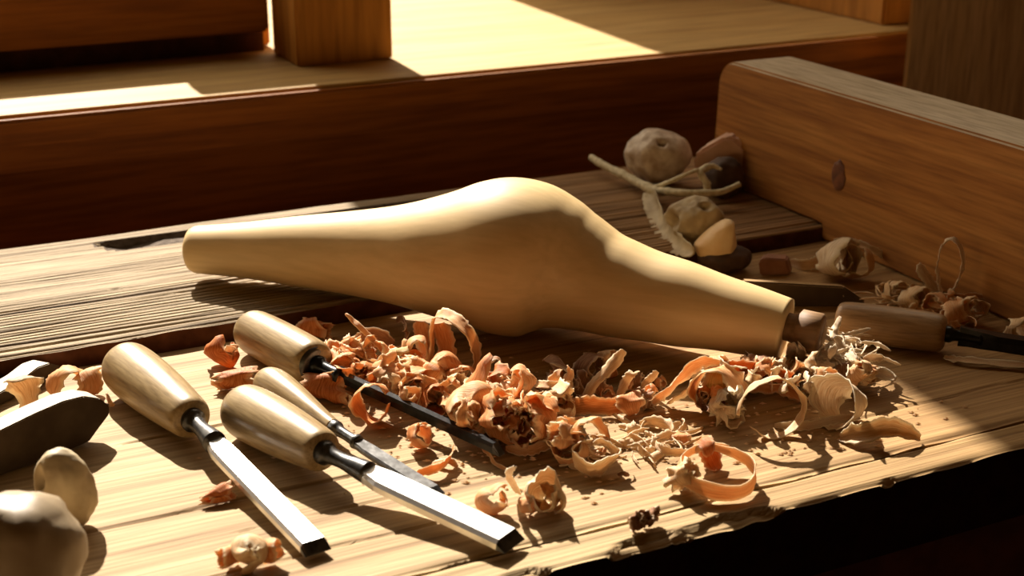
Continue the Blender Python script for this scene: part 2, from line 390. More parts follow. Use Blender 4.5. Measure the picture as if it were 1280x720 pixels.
def settle(root, skip=()):
    bpy.context.view_layer.update(); lo = 1e9
    for c in root.children:
        if c.name.split('.')[0] in skip: continue
        for v in c.data.vertices:
            w = root.matrix_world @ c.matrix_local @ v.co
            if w.z > .06: continue
            g = .012 if UV(w)[1] > .8455 else 0.0
            lo = min(lo, w.z-g)
    root.location.z += .0004-lo
    return .0004-lo
settle(blank)
# ------------------------------------------------------------------ chisels
def chisel(name, butt, neck, tip, zb, zn, zt, r, hm, bm_, width, thick, label, cat='chisel', kind='flat', shape=0, ferrule=None, group='wood chisels lying on the workbench', tipz=None, bolster=.030):
    B = at(*butt, zb); Nk = at(*neck, zn); T = at(*tip, zt)
    root = empty(name, (B.x, B.y, 0)); o = root.location.copy()
    d = Nk-B; yaw = math.atan2(d.y, d.x); root.rotation_euler = (0, 0, yaw); Rm = Matrix.Rotation(-yaw, 3, 'Z')
    lc = lambda p: Rm @ (p-o)
    B, Nk, T = lc(B), lc(Nk), lc(T)
    if shape == 0:    # full handle tapering to the blade
        pr = [(0, .25), (.008, .52), (.03, .76), (.07, .92), (.14, 1.0), (.3, 1.02), (.5, .98), (.7, .90), (.88, .80), (.97, .74), (1.0, .66)]
    elif shape == 1:  # barrel
        pr = [(0, .5), (.01, .72), (.03, .86), (.08, .95), (.2, 1.0), (.5, 1.02), (.8, 1.0), (.92, .96), (.97, .88), (1.0, .7)]
    else:             # slim spindle
        pr = [(0, .3), (.02, .6), (.07, .86), (.16, 1.0), (.3, .98), (.5, .84), (.7, .66), (.88, .5), (1.0, .42)]
    P = [B+(Nk-B)*t for t, _ in pr]; rr = [r*k for _, k in pr]
    Pd = catmull(P, 5); rd = [v.x for v in catmull([Vector((q, 0, 0)) for q in rr], 5)]
    link('handle', sweep('handle', Pd, rd, 40), hm, root)
    dn = (T-Nk).normalized(); L = (T-Nk).length
    # bolster: round neck widening into the blade
    nb = []; nr = []
    for t, k in ((-.004, .38), (.0, .42), (.003, .42), (.006, .30), (.014, .27), (.022, .34), (bolster, .40)):
        nb.append(Nk+dn*t); nr.append(r*k)
    link('bolster', sweep('bolster', catmull(nb, 4), [v.x for v in catmull([Vector((q, 0, 0)) for q in nr], 4)], 24), M['dsteel'] if kind == 'flat' else M['bsteel'], root)
    # blade
    f, s, u = frame_of(dn)
    V = []; Fc = []
    s0 = bolster-.012
    st = [(s0, .34, .5), (s0+.006, .42, .45), (s0+.014, .72, .42), (s0+.022, .97, .42), (s0+.03, 1, .42), (L*.6, 1, .42), (L-.005, 1, .42)]
    ch = .22
    for (t, w, h) in st:
        c = Nk+dn*t; W2 = width/2*w; h2 = thick*h*(1.15 if t < s0+.02 else 1)
        for (a, b) in ((-1, -1), (1, -1), (1, ch), (.80, 1), (-.80, 1), (-1, ch)): V.append(c+s*a*W2+u*b*h2)
    # ground tip: top runs down to the cutting edge
    c = Nk+dn*L; W2 = width/2; h2 = thick*.42
    for (a, b) in ((-1, -1), (1, -1), (1, -.9), (.82, -.86), (-.82, -.86), (-1, -.9)): V.append(c+s*a*W2+u*b*h2)
    n = len(st)+1
    for i in range(n-1):
        for k in range(6): a = i*6+k; b = i*6+(k+1) % 6; Fc.append((a, b, b+6, a+6))
    Fc.append(tuple(range(6))[::-1]); Fc.append(tuple(range((n-1)*6, n*6)))
    me = mesh('blade', V, Fc)
    bl = link('blade', me, [bm_, M['dsteel']], root, False)
    ng = (n-2)*6
    for p in me.polygons[ng:]: p.material_index = 1
    if ferrule:
        fp = [Nk-dn*.010, Nk-dn*.0095, Nk-dn*.001, Nk]
        fr_ = [r*.80, r*.84, r*.76, r*.6]
        link('ferrule', sweep('ferrule', fp, fr_, 36), M['dsteel'], root)
    sh = settle(root); print('SETTLE', name, round(sh, 4)); setp(root, label, cat, group); return root
chisel('chisel', (151, 454), (240, 525), (398, 688), .0166, .0145, .005, .0158, M['handle'], M['steel'], .0135, .0055,
       'flat chisel with a thick light brown handle, nearest the dark wooden pieces at left')
chisel('chisel', (296, 506), (404, 563), (644, 676), .0158, .0190, .0065, .0150, M['handle'], M['steel'], .0165, .0058,
       'wide bright steel flat chisel pointing lower right, resting over the slimmer chisel')
chisel('chisel', (328, 474), (417, 535), (548, 618), .0110, .0090, .0036, .0105, M['handle'], M['dsteel'], .009, .0035,
       'slim chisel with a spindle handle tucked behind and under the wide flat chisel', shape=2, bolster=.02)
chisel('gouge', (311, 410), (396, 455), (628, 562), .0148, .0165, .010, .0142, M['handle'], M['bsteel'], .0048, .0068,
       'narrow black-bladed gouge with barrel handle lying across the orange shavings', 'gouge', kind='dark', shape=1, ferrule=True, bolster=.02)
chisel('gouge', (1045, 399), (1182, 417), (1335, 440), .0132, .0132, .010, .0125, M['handled'], M['bsteel'], .0105, .011,
       'brown-handled tool with dark iron shaft running off the right edge', 'gouge', kind='dark', shape=1, bolster=.02)

# ------------------------------------------------------------------ things at the back: dried pods and twig
def put(name, me, mat, p, label, cat, group=None, rz=0, smooth=True, rest=None):
    o = link(name, me, mat, None, smooth); o.location = p; o.rotation_euler = (0, 0, rz)
    if rest is not None:
        mz = min(v.co.z for v in me.vertices); o.location.z = rest-mz
    setp(o, label, cat, group); return o
A = .0122
def pod(name, cx, cy, hw, hh, mat, label, cat, sy=1.0, **k):
    """rounded lump whose outline in the photo is hw x hh pixels about (cx, cy)"""
    base = k.pop('base', A); z = base+.02
    for _ in range(6):
        p = at(cx, cy, z); s = mpp(p); z = base+hh*s*.97
    me = blob_me(name, s, hw, hw*sy, hh, **k)
    return put(name, me, mat, at(cx, cy, z), label, cat, 'dried pods and husks at the back', rest=base-.0006)
pod('seed_pod', 822, 196, 42, 36, M['pod'], 'large greyish brown dried pod with a small hole, rearmost of the pods', 'seed pod', .8,
    amp=.14, fr=1.1, seed=4, sub=5, dents=((.05, -.74, .67, .14, 1.0), (-.9, -.4, -.5, .7, .22), (.9, -.3, -.6, .6, .15)))
# angular pinkish block
def prism(name, outline, zlow, depth, mat, dirv, label, cat, group=None, bev=.0015, base=None, mats=None, topz=.5):
    """solid cut from an outline traced on an upright plane, with real depth"""
    bm = bmesh.new()
    vs1 = [bm.verts.new(p) for p in outline]; f = bm.faces.new(vs1)
    ex = bmesh.ops.extrude_face_region(bm, geom=[f])
    for v in [q for q in ex['geom'] if isinstance(q, bmesh.types.BMVert)]: v.co += dirv*depth
    bmesh.ops.recalc_face_normals(bm, faces=bm.faces[:])
    if bev: bmesh.ops.bevel(bm, geom=bm.edges[:], offset=bev, segments=2, affect='EDGES', clamp_overlap=True)
    c = Vector((0, 0, 0))
    for v in bm.verts: c += v.co
    c /= len(bm.verts); mz = min(v.co.z for v in bm.verts)
    c.z = mz
    for v in bm.verts: v.co -= c
    me = bpy.data.meshes.new(name); bm.to_mesh(me); bm.free()
    o = link(name, me, mats or mat, None, False); o.location = c
    if base is not None: o.location.z = base
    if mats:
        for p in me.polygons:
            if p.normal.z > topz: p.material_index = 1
    setp(o, label, cat, group); return o
def upright2(pxs, A_, B_):       # the same on a plane through two points of the bench
    a0 = at(*A_); b0 = at(*B_); n = Vector((b0.y-a0.y, a0.x-b0.x, 0)).normalized(); out = []
    if n.y < 0: n = -n
    for (x, y) in pxs:
        d = at(x, y, 0)-Vector((0, 0, H)); k = (a0-Vector((0, 0, H))).dot(n)/d.dot(n); out.append(Vector((0, 0, H))+d*k)
    return out, n
def upright(pxs, base_px, z0=0.0):
    """photo points -> places on the upright plane (facing the camera) standing at base_px"""
    B = at(*base_px, z0); out = []
    for (x, y) in pxs:
        a = (x-640)/F; b = (360-y)/F
        d = Vector((a, math.cos(PITCH)+b*math.sin(PITCH), -math.sin(PITCH)+b*math.cos(PITCH)))
        t = B.y/d.y; out.append(Vector((d.x*t, B.y, H+d.z*t)))
    return out
prism('wood_offcut', upright([(866, 196), (872, 190), (905, 171), (918, 172), (938, 190), (948, 238), (880, 238), (868, 214)], (900, 238), A), A, .028, M['pinkwood'],
      Vector((.35, .93, 0)), 'angular pinkish brown wood offcut beside the large dried pod', 'wood offcut', base=A, bev=.003)
# forked twig
tw = empty('forked_twig', at(815, 236, A)); setp(tw, 'pale forked dry twig lying across the dried pods', 'twig')
def branch(name, pl, r0, r1, mat, parent, seg=10, jit=.25):
    o = parent.location
    P = catmull([at(x, y, z)-o for x, y, z in pl], 6)
    n = len(P); rr = [(r0+(r1-r0)*i/(n-1))*(1+jit*noise.noise(Vector((i*.9, r0*900, 0)))) for i in range(n)]
    return link(name, sweep(name, P, rr, seg, jitter=.2), mat, parent)
branch('stem', [(739, 197, A+.012), (752, 205, A+.011), (770, 214, A+.010), (790, 224, A+.009), (815, 237, A+.008)], .0030, .0040, M['twig'], tw)
branch('fork_branch', [(812, 236, A+.008), (835, 228, A+.018), (860, 217, A+.028), (884, 209, A+.031)], .0020, .0016, M['twig'], tw)
branch('fork_branch', [(812, 237, A+.008), (840, 240, A+.012), (870, 241, A+.014), (900, 240, A+.015), (925, 230, A+.020)], .0034, .0022, M['twig'], tw)
branch('fork_branch', [(884, 209, A+.031), (876, 216, A+.028), (884, 230, A+.020), (882, 240, A+.014)], .0030, .0030, M['twig'], tw)
branch('fork_branch', [(884, 209, A+.031), (893, 208, A+.031), (902, 212, A+.029)], .0028, .0012, M['twig'], tw)
pod('bark_lump', 905, 222, 26, 26, M['bark'], 'dark round bark lump in the shade of the standing board', 'bark', .9, amp=.15, fr=2, seed=9)

# ------------------------------------------------------------------ ribbons: husks and shavings
def ribbon_me(name, P, Wd, wid, thick=.0004, nw=6, rag=.25, seed=0, cup=0.0, nz=.0):
    """P centre line, Wd width direction per point, wid width per point; closed thin solid"""
    n = len(P); V = []; UVs = []; Fc = []
    Nn = []
    for i in range(n):
        d = (P[min(i+1, n-1)]-P[max(i-1, 0)]).normalized()
        Nn.append(d.cross(Wd[i]).normalized())
    for side in (1, -1):
        for i in range(n):
            t = i/(n-1)
            for j in range(nw+1):
                s = j/nw*2-1
                e = 1+rag*(noise.noise(Vector((i*.9+seed, 7*(1 if s > 0 else -1), seed)))+.5*noise.noise(Vector((i*2.7+seed, 3*(1 if s > 0 else -1), seed)))) if abs(s) > .6 else 1
                w = wid[i]/2*s*e
                q = P[i]+Wd[i]*w+Nn[i]*(cup*wid[i]*(s*s)+side*thick/2)
                if nz: q += Nn[i]*nz*(1.6*noise.noise(Vector((q.x*130+seed, q.y*130, q.z*130)))+(.4+abs(s))*noise.noise(Vector((q.x*420+seed, q.y*420, q.z*420))))
                V.append(q); UVs.append((t*n/12+seed, j/nw))
    W = nw+1; off = n*W
    for i in range(n-1):
        for j in range(nw):
            a = i*W+j
            Fc.append((a, a+1, a+W+1, a+W)); Fc.append((off+a, off+a+W, off+a+W+1, off+a+1))
    for i in range(n-1):
        a = i*W; Fc.append((a, a+W, off+a+W, off+a)); a = i*W+nw; Fc.append((a+W, a, off+a, off+a+W))
    for j in range(nw):
        a = j; Fc.append((a+1, a, off+a, off+a+1)); a = (n-1)*W+j; Fc.append((a, a+1, off+a+1, off+a))
    return V, Fc, UVs
def coil(R0, width, turns=1.2, decay=.4, pitch=.0, cup=0.0, rag=.25, seed=0, nz=.0006, thick=.0004, flare=0.0, oval=1.0, n=None, plain=False, ph=None):
    n = n or max(24, int(turns*34)); P = []; W = []; wd = []
    rnd = random.Random(seed); ph = rnd.random()*6.28 if ph is None else R(ph); wob = .0 if plain else .22; tw = 0 if plain else .55
    if not plain: width *= 1.3; cup += .12*rnd.random()
    for i in range(n):
        t = i/(n-1); a = t*turns*2*PI+ph
        r = R0*(1-decay*t)*(1+(.08+wob)*noise.noise(Vector((a*.9, seed, 0))))
        P.append(Vector((r*math.cos(a), r*math.sin(a)*oval, pitch*t*turns+(.10+wob)*R0*noise.noise(Vector((a*.7, seed, 3))))))
        fl = flare+tw*noise.noise(Vector((a*.8, seed, 7)))
        W.append(Vector((fl*math.cos(a), fl*math.sin(a), 1)).normalized())
        e = min(t, 1-t)*4
        wd.append(width*(.25+.75*min(1, e+.1))*(1+.35*noise.noise(Vector((a*1.3, seed, 9)))))
    return ribbon_me('s', P, W, wd, thick, 8, rag, seed, -cup, nz)
CH = 'curled wood shaving'
REST = {}
def place_mesh(name, V, Fc, UVs, rot, px, py, rest, mat, label, group, cat='wood shaving', cz=None):
    """rot bakes the lie of the piece; it is set down so its lowest point is at rest and its centre shows at px, py"""
    V = [rot @ v for v in V]
    mn = Vector([min(v[k] for v in V) for k in range(3)]); mx = Vector([max(v[k] for v in V) for k in range(3)])
    c = (mn+mx)/2; hz = (mx.z-mn.z)/2
    p = at(px, py, rest+hz)
    V = [v-Vector((c.x, c.y, mn.z)) for v in V]
    me = mesh(name, V, Fc, UVs)
    o = link(name, me, mat); o.location = (p.x, p.y, rest); setp(o, label, cat, group); return o
def ROT(tilt, yaw, spin=0):      # tilt the coil axis from upright, then turn it
    return (Matrix.Rotation(R(yaw), 3, 'Z') @ Matrix.Rotation(R(tilt), 3, 'X') @ Matrix.Rotation(R(spin), 3, 'Z'))
SEED = [0]
def curl(px, py, dia, wid, tilt, yaw, color, label, group, rest=0.0, turns=1.2, decay=.35, name='curled_shaving', **k):
    """dia, wid in photo pixels"""
    SEED[0] += 1; s = mpp(at(px, py, rest+.01)); k.setdefault('nz', .0008)
    V, Fc, U = coil(dia/2*s, wid*s, turns, decay, seed=k.pop('seed', SEED[0]*1.37), **k)
    return place_mesh(name, V, Fc, U, ROT(tilt, yaw), px, py, rest, SH[color], label, group)
def strip(pl, wpx, color, label, group, wdir=(0, 0, 1), twist=0, taper=.4, name='shaving_strip', cup=.15, thick=.0004, mat=None, cat='wood shaving', rag=.3, drop=True, nz=.0007):
    """pl: (px, py, z) along the strip"""
    SEED[0] += 1; P = catmull([at(*q) for q in pl], 9); n = len(P); s = mpp(P[0])
    W = []; wd = []
    for i in range(n):
        t = i/(n-1); d = (P[min(i+1, n-1)]-P[max(i-1, 0)]).normalized()
        w = Vector(wdir); w = (w-d*w.dot(d)).normalized(); w = Matrix.Rotation(R(twist)*t, 3, d) @ w
        W.append(w); e = min(t, 1-t)
        wd.append(wpx*s*(taper+(1-taper)*min(1, e*5)))
    V, Fc, U = ribbon_me('s', P, W, wd, thick, 6, rag, SEED[0]*1.7, cup, nz)
    c = sum(V, Vector())/len(V); mz = min(v.z for v in V); c.z = mz
    V = [v-c for v in V]
    o = link(name, mesh(name, V, Fc, U), mat or SH[color]); o.location = c; setp(o, label, cat, group); return o
def tangle(px, py, rxp, ryp, hz, n, color, label, group, rest=0.0, wpx=3.5, lenf=1.0, seed=1, name='shaving_tangle', flat=.5, curlf=1.0):
    """loose knot of narrow torn shreds, one thing"""
    rnd = random.Random(seed); s = mpp(at(px, py, rest)); V = []; Fc = []; U = []
    c = at(px, py, rest+hz*.4); o = Vector((c.x, c.y, rest))
    ry = ryp*s/math.sin(R(24))
    for k in range(n):
        a = rnd.random()*6.28; q = math.sqrt(rnd.random())*.8
        p = Vector((math.cos(a)*q*rxp*s, math.sin(a)*q*ry, rnd.random()*hz*(1-q*.6)+.0007))
        yaw = rnd.random()*6.28; turn = (rnd.random()-.5)*9*curlf; L = (.5+rnd.random())*rxp*s*lenf*.8; m = 16
        el = (rnd.random()-.4)*1.2*flat; P = []
        for i in range(m):
            P.append(p.copy()); t = i/m
            p = p+Vector((math.cos(yaw+turn*t), math.sin(yaw+turn*t), el*math.cos(t*3.4)))*(L/m)
            if p.z < .0006: p.z = .0006
        kw = .3+1.2*rnd.random()**2; wv = Vector((rnd.gauss(0, .6), rnd.gauss(0, .6), 1)).normalized(); wd = []
        W = []
        for i in range(m):
            d = (P[min(i+1, m-1)]-P[max(i-1, 0)]); d.normalize()
            w = wv-d*wv.dot(d); W.append(w.normalized()); wd.append(wpx*s*kw*(.8+.4*rnd.random())*min(1, .25+3*min(i/m, 1-i/m)))
        v, f, u = ribbon_me('s', P, W, wd, .00035, 3, .4, seed+k, .2, .0003)
        b = len(V); V += [Vector((x.x, x.y, max(x.z, .0002))) for x in v]; Fc += [tuple(i+b for i in ff) for ff in f]; U += u
    ob = link(name, mesh(name, V, Fc, U), SH[color]); ob.location = o; setp(ob, label, 'wood shaving', group); return ob

# husks at the back
strip([(812, 240, A+.006), (822, 262, A+.003), (832, 285, A+.002), (848, 305, A+.002), (868, 316, A+.004)], 24, 'pale', 'long curved split husk hanging from the twig toward the pale nut', 'dried pods and husks at the back',
      (.6, .3, .7), 20, .5, 'split_husk', .35, .0012, M['podg'], 'husk')
pod('crumpled_pod', 870, 276, 36, 29, M['podg'], 'crumpled tan pod with a torn mouth, under the forked twig', 'seed pod', .8, amp=.2, fr=1.4, seed=12, sub=5,
    dents=((.25, -.55, .8, .28, .30), (-.95, -.35, .1, .5, .35)))
nut = empty('nut', at(902, 338, .0)); setp(nut, 'pale split nut in a dark brown cap, nearest the wooden blank', 'nut', 'dried pods and husks at the back')
s_ = mpp(nut.location)
k1 = link('cap', blob_me('cap', s_, 33, 29, 18, .10, 2, 5, 4), M['bark'], nut); k1.location = (.0015, .0, 17*s_)
km = blob_me('kernel', s_, 30, 24, 32, .06, 1.4, 8, 5)
for v in km.vertices:
    t = v.co.z/(32*s_); v.co.x = v.co.x*(1-.42*max(0, t))+max(0, t)*11*s_+(0 if v.co.x < 12*s_ else -(v.co.x-12*s_)*.45)
k2 = link('kernel', km, M['shell'], nut); k2.location = (-.0030, .0015, 34*s_)

# small pieces to the right of the nut
prism('wood_chip', upright([(948, 329), (955, 324), (983, 326), (988, 345), (950, 346)], (965, 345), 0), 0, .012, M['redwood'], Vector((.3, .95, 0)), 'small red-brown block chip right of the nut', 'wood chip', base=0.0003, bev=.001)
prism('dark_offcut', upright([(930, 352), (1055, 359), (1083, 378), (1075, 384), (940, 384)], (1000, 384), 0), 0, .006, M['darkwood'], Vector((-.12, .99, 0)), 'flat dark offcut behind the right end of the blank', 'wood offcut', base=0.0003, bev=.001,
      mats=[M['darkwood'], M['boardB']])

# ------------------------------------------------------------------ dark pieces in the left foreground
o_, n_ = upright2([(-60, 566), (0, 538), (45, 516), (80, 501), (105, 495), (125, 498), (137, 508), (137, 518), (122, 538), (112, 552), (60, 574), (0, 594), (-60, 612)], (116, 555), (0, 596))
prism('curved_wooden_arm', o_, 0, .013, M['darkwood'], n_, 'larger dark curved wooden arm with a sunlit top edge at the left', 'wooden piece', 'dark wooden arms at the left', bev=.0006, base=.0003, mats=[M['darkwood'], M['sunlit_top']], topz=.3)
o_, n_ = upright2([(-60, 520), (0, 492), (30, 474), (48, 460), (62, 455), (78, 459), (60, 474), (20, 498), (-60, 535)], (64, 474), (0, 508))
prism('curved_wooden_arm', o_, 0, .013, M['darkwood'], n_, 'smaller dark curved wooden arm behind the pale shavings at far left', 'wooden piece', 'dark wooden arms at the left', bev=.0006, base=.0003, mats=[M['darkwood'], M['sunlit_top']], topz=.3)
def lump(name, cx, cy, hw, hh, mat, label, cat, sy=1, rot=None, **k):
    z = .02
    for _ in range(6):
        p = at(cx, cy, z); s = mpp(p); z = hh*s*.97
    me = blob_me(name, s, hw, hw*sy, hh, rot=rot, **k)
    return put(name, me, mat, at(cx, cy, z), label, cat, rest=-.0004)
lump('wooden_knob', 22, 692, 80, 76, M['knob'], 'big rounded wooden knob in the bottom left corner', 'wooden knob', .8, amp=.14, fr=1.6, seed=3, power=.86,
     dents=((-.3, -.7, .7, .35, .10),))
lump('long_pod', 82, 610, 36, 56, M['podg'], 'upright oval greenish brown pod between the knob and the dark arm', 'seed pod', .85, sub=5, amp=.09, fr=1.6, seed=21,
     rot=Euler((0, R(-10), 0)), dents=((-.62, -.62, .5, .34, .35),))

# ------------------------------------------------------------------ shavings
gL = 'pale shavings between the dark arms'
curl(30, 505, 80, 34, 80, 70, 'pale', 'broad cream shaving curl lying behind the larger dark arm', gL, turns=.6, decay=.2, cup=.1)
curl(82, 474, 52, 34, 82, 50, 'peach', 'tan shaving curl between the smaller dark arm and the nearest chisel handle', gL, turns=.7, decay=.2, cup=.1)
curl(112, 478, 42, 26, 85, 120, 'peach', 'narrow tan shaving touching the butt of the nearest chisel handle', gL, turns=.8)
strip([(134, 492, .001), (138, 500, .004), (142, 508, .001)], 8, 'peach', 'tiny shaving sliver between the larger dark arm and chisel handle', gL)

gS = 'single shavings lying on the front board'
curl(276, 440, 42, 36, 70, 30, 'deep', 'orange cupped shaving left of the gouge handle', gS, turns=.85, decay=.3, cup=.25, flare=-.3)
curl(296, 474, 26, 42, 88, 100, 'deep', 'rolled orange shaving behind the slim chisel handle', gS, turns=1.1, decay=.3)
curl(393, 408, 24, 34, 88, 70, 'deep', 'small rust-coloured roll beyond the gouge handle', gS, turns=1.1)
curl(272, 616, 20, 30, 86, 120, 'deep', 'small deep orange roll beside the nearest chisel blade', gS, turns=1.1)
curl(312, 692, 50, 40, 60, 20, 'pale', 'cream and orange shaving rosette at the bottom, left of the nearest blade tip', gS, turns=1.6, decay=.45, cup=.2)
curl(288, 696, 30, 26, 75, -40, 'peach', 'small peach curl on the left side of the cream rosette', gS, turns=1.2)
curl(338, 690, 30, 22, 70, 60, 'peach', 'small peach curl on the right side of the cream rosette', gS, turns=1.1)
curl(614, 626, 42, 26, 55, 20, 'peach', 'cupped peach shaving just above the wide blade tip', gS, turns=1.0, decay=.2, cup=.2)
strip([(650, 618, .001), (640, 604, .010), (636, 592, .020), (644, 584, .026)], 9, 'white', 'upright pale shaving sliver above the wide blade tip', gS, (1, 0, 0))
curl(682, 612, 52, 34, 50, 0, 'pale', 'pale flower-shaped shaving right of the wide blade tip', gS, turns=1.5, decay=.5, cup=.15, flare=.3)
curl(662, 632, 24, 16, 70, 50, 'peach', 'tiny curl in front of the pale flower-shaped shaving', gS)
strip([(520, 592, .001), (545, 584, .006), (562, 570, .006), (566, 556, .009)], 13, 'orange', 'curved shaving strip between gouge blade and wide chisel', gS, (0, 0, 1), 30)
strip([(540, 580, .0008), (560, 578, .003), (572, 584, .001)], 12, 'peach', 'flat shaving flake below the curved strip', gS, (.3, .9, .2))
curl(524, 545, 34, 22, 60, 40, 'orange', 'ragged orange curl just below the middle of the gouge blade', gS, turns=1.3, rag=.5)
strip([(600, 556, .002), (612, 568, .005), (620, 580, .0015), (640, 588, .001)], 6, 'peach', 'thin bent sliver under the gouge tip', gS)
strip([(772, 594, .001), (779, 592, .003), (787, 595, .001)], 6, 'brown', 'tiny brown crumb of shaving on bare board below the lacy nest', gS)
# big hoop at the front
curl(896, 588, 100, 22, 12, 15, 'peach', 'large orange hoop-shaped shaving near the front edge', gS, turns=1.15, decay=.06, oval=.95, rag=.12, nz=.0005, flare=-.15, plain=True)
curl(852, 594, 34, 24, 55, 60, 'pale', 'crumpled pale shaving inside the left of the large hoop', gS, turns=1.4, rag=.5, nz=.002)
curl(884, 566, 46, 20, 60, 100, 'deep', 'orange inner curl at the back of the large hoop', gS, turns=.8, rag=.3)
# bud
for k, (dx, dy) in enumerate(((0, 0), (-9, 2), (8, -2))):
    curl(806+dx, 648+dy, 20, 15, 50+20*k, 30+60*k, 'brown', 'one of the brown crumpled flakes at the chipped front edge', 'brown flakes at the front edge', turns=1.3, rag=.5, nz=.002)

# --- left heap: orange curls beyond the gouge blade
gH = 'orange curls heaped beyond the gouge blade'
tangle(440, 452, 42, 26, .018, 46, 'peach', 'tangled peach shreds just beyond the neck of the gouge', gH, seed=5, wpx=6)
tangle(487, 440, 36, 24, .020, 34, 'orange', 'tangle of orange shreds between the gouge neck and tall loop', gH, seed=6, wpx=6)
strip([(487, 448, .010), (470, 428, .020), (452, 410, .028), (432, 392, .034)], 7, 'peach', 'thin shaving spike pointing up left from the heap', gH, (.5, .5, .5))
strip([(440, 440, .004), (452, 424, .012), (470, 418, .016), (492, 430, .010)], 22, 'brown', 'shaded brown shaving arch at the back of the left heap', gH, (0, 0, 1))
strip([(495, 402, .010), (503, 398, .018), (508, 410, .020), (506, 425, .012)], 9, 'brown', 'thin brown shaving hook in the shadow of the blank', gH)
strip([(540, 462, .004), (541, 425, .020), (544, 396, .034), (562, 395, .038), (584, 414, .032), (595, 440, .018), (592, 466, .004)], 18, 'peach', 'tall looped peach shaving standing against the blank', gH, (.35, .9, .1), 20, .7, cup=.1)
strip([(530, 445, .004), (527, 420, .016), (525, 402, .026)], 20, 'orange', 'upright orange shaving petal left of the tall loop', gH, (.95, -.2, 0), 0, .6)
strip([(560, 455, .004), (556, 428, .018), (549, 404, .030)], 24, 'orange', 'broad orange shaving petal inside the tall loop', gH, (.95, -.2, .1), 0, .5)
strip([(486, 478, .003), (487, 458, .012), (493, 441, .019), (510, 434, .022)], 18, 'yellow', 'yellow arched shaving in the middle of the left heap', gH, (.9, -.3, .3), 10, .7)
curl(519, 438, 42, 26, 75, 20, 'peach', 'rounded peach curl left of the tall loop base', gH, turns=1.2, rest=.006, cup=.1)
curl(556, 462, 50, 40, 70, -20, 'orange', 'round salmon-coloured curl in front of the tall loop', gH, turns=1.1, rest=.004, cup=.25)
curl(520, 482, 56, 32, 65, 30, 'orange', 'ring-like orange curl resting beyond the middle of the gouge blade', gH, turns=1.2, cup=.1)
curl(545, 498, 40, 26, 80, 10, 'deep', 'deep orange curl close behind the gouge blade', gH, turns=1.1)
curl(404, 484, 36, 44, 85, 80, 'deep', 'wide orange roll in front of the gouge neck', gH, turns=1.0, rag=.4)
curl(462, 502, 46, 26, 80, -10, 'orange', 'orange hoop poking out in front of the gouge blade', gH, turns=.9, decay=.1)
strip([(428, 488, .001), (440, 500, .008), (452, 518, .001)], 12, 'pale', 'pale sliver in front of the gouge blade near its neck', gH)
rn = random.Random(11)
for k in range(48):
    px = 405+rn.random()*175; py = 428+(px-415)*.25+rn.random()*46
    if py > 452+(px-396)*.46-8: py = 452+(px-396)*.46-14
    curl(px, py, 18+rn.random()*22, 12+rn.random()*16, 40+rn.random()*55, rn.random()*360, rn.choice(['orange', 'peach', 'peach', 'pale', 'orange']),
         'one of many small mixed curls filling the left heap beyond the gouge blade', 'small curls in the left heap', rest=rn.random()*.010, turns=.55+rn.random()*.7, rag=.5, cup=.1*rn.random())
# --- middle heap around the gouge tip
gM = 'orange curls heaped at the gouge tip'
curl(588, 510, 64, 42, 72, -15, 'peach', 'large shiny peach curl right behind the gouge tip', gM, turns=1.1, cup=.28, decay=.2)
curl(618, 478, 72, 40, 80, 15, 'orange', 'wide orange curl at the top of the middle heap', gM, rest=.008, turns=.8, cup=.2, decay=.15)
curl(650, 478, 46, 30, 75, -25, 'peach', 'open peach curl on the right shoulder of the middle heap', gM, rest=.008, turns=.9, cup=.15)
curl(616, 460, 26, 20, 80, 0, 'brown', 'dull pink curl peeking over the middle heap', gM, rest=.010, turns=1)
curl(694, 468, 54, 46, 78, 25, 'brown', 'broad rust-brown shaving in the shadow of the blank', gM, turns=.7, cup=.1)
curl(632, 520, 60, 44, 65, 20, 'orange', 'crumpled orange curl in the centre of the middle heap', gM, turns=1.5, rag=.5, nz=.003)
curl(668, 525, 64, 46, 70, -35, 'orange', 'deep crumpled orange curl at the right of the middle heap', gM, turns=1.5, rag=.5, nz=.003)
curl(697, 505, 50, 34, 60, 30, 'pale', 'pale curl on the right rim of the middle heap', gM, rest=.004, turns=1.1, cup=.2)
strip([(632, 560, .002), (656, 563, .003), (682, 556, .004), (700, 540, .007)], 14, 'peach', 'long peach strip along the front foot of the middle heap', gM, (.1, .4, .9))
tangle(652, 500, 42, 26, .024, 44, 'peach', 'tangled peach shreds over the crown of the middle heap', gM, seed=9, wpx=5)
for k in range(40):
    px = 575+rn.random()*140; py = 468+rn.random()*78
    if py > 452+(px-396)*.46-12 and px < 630: py = 452+(px-396)*.46-16
    curl(px, py, 18+rn.random()*22, 12+rn.random()*16, 40+rn.random()*55, rn.random()*360, rn.choice(['orange', 'peach', 'pale', 'peach', 'deep']),
         'one of many small mixed curls filling the middle heap', 'small curls in the middle heap', rest=rn.random()*.012, turns=.55+rn.random()*.7, rag=.5, nz=.0015)
def arcs(n, x0, x1, yf, dy, cols, label, group):
    for k in range(n):
        px = x0+rn.random()*(x1-x0); py = yf(px)+rn.random()*dy; a = rn.random()*6.28; L = 12+rn.random()*16; hh = .006+rn.random()*.016; b = rn.random()*.006
        dx, dy_ = math.cos(a)*L, math.sin(a)*L*.5; sx = (rn.random()-.5)*14
        strip([(px-dx, py-dy_, .001+b), (px-dx*.4+sx, py-dy_*.4, b+hh*.8), (px+dx*.4+sx, py+dy_*.4, b+hh), (px+dx, py+dy_, b+hh*.3+.001)], 7+rn.random()*11, rn.choice(cols), label, group, (rn.gauss(0, .5), rn.gauss(0, .5), 1), rn.gauss(0, 50), .3)
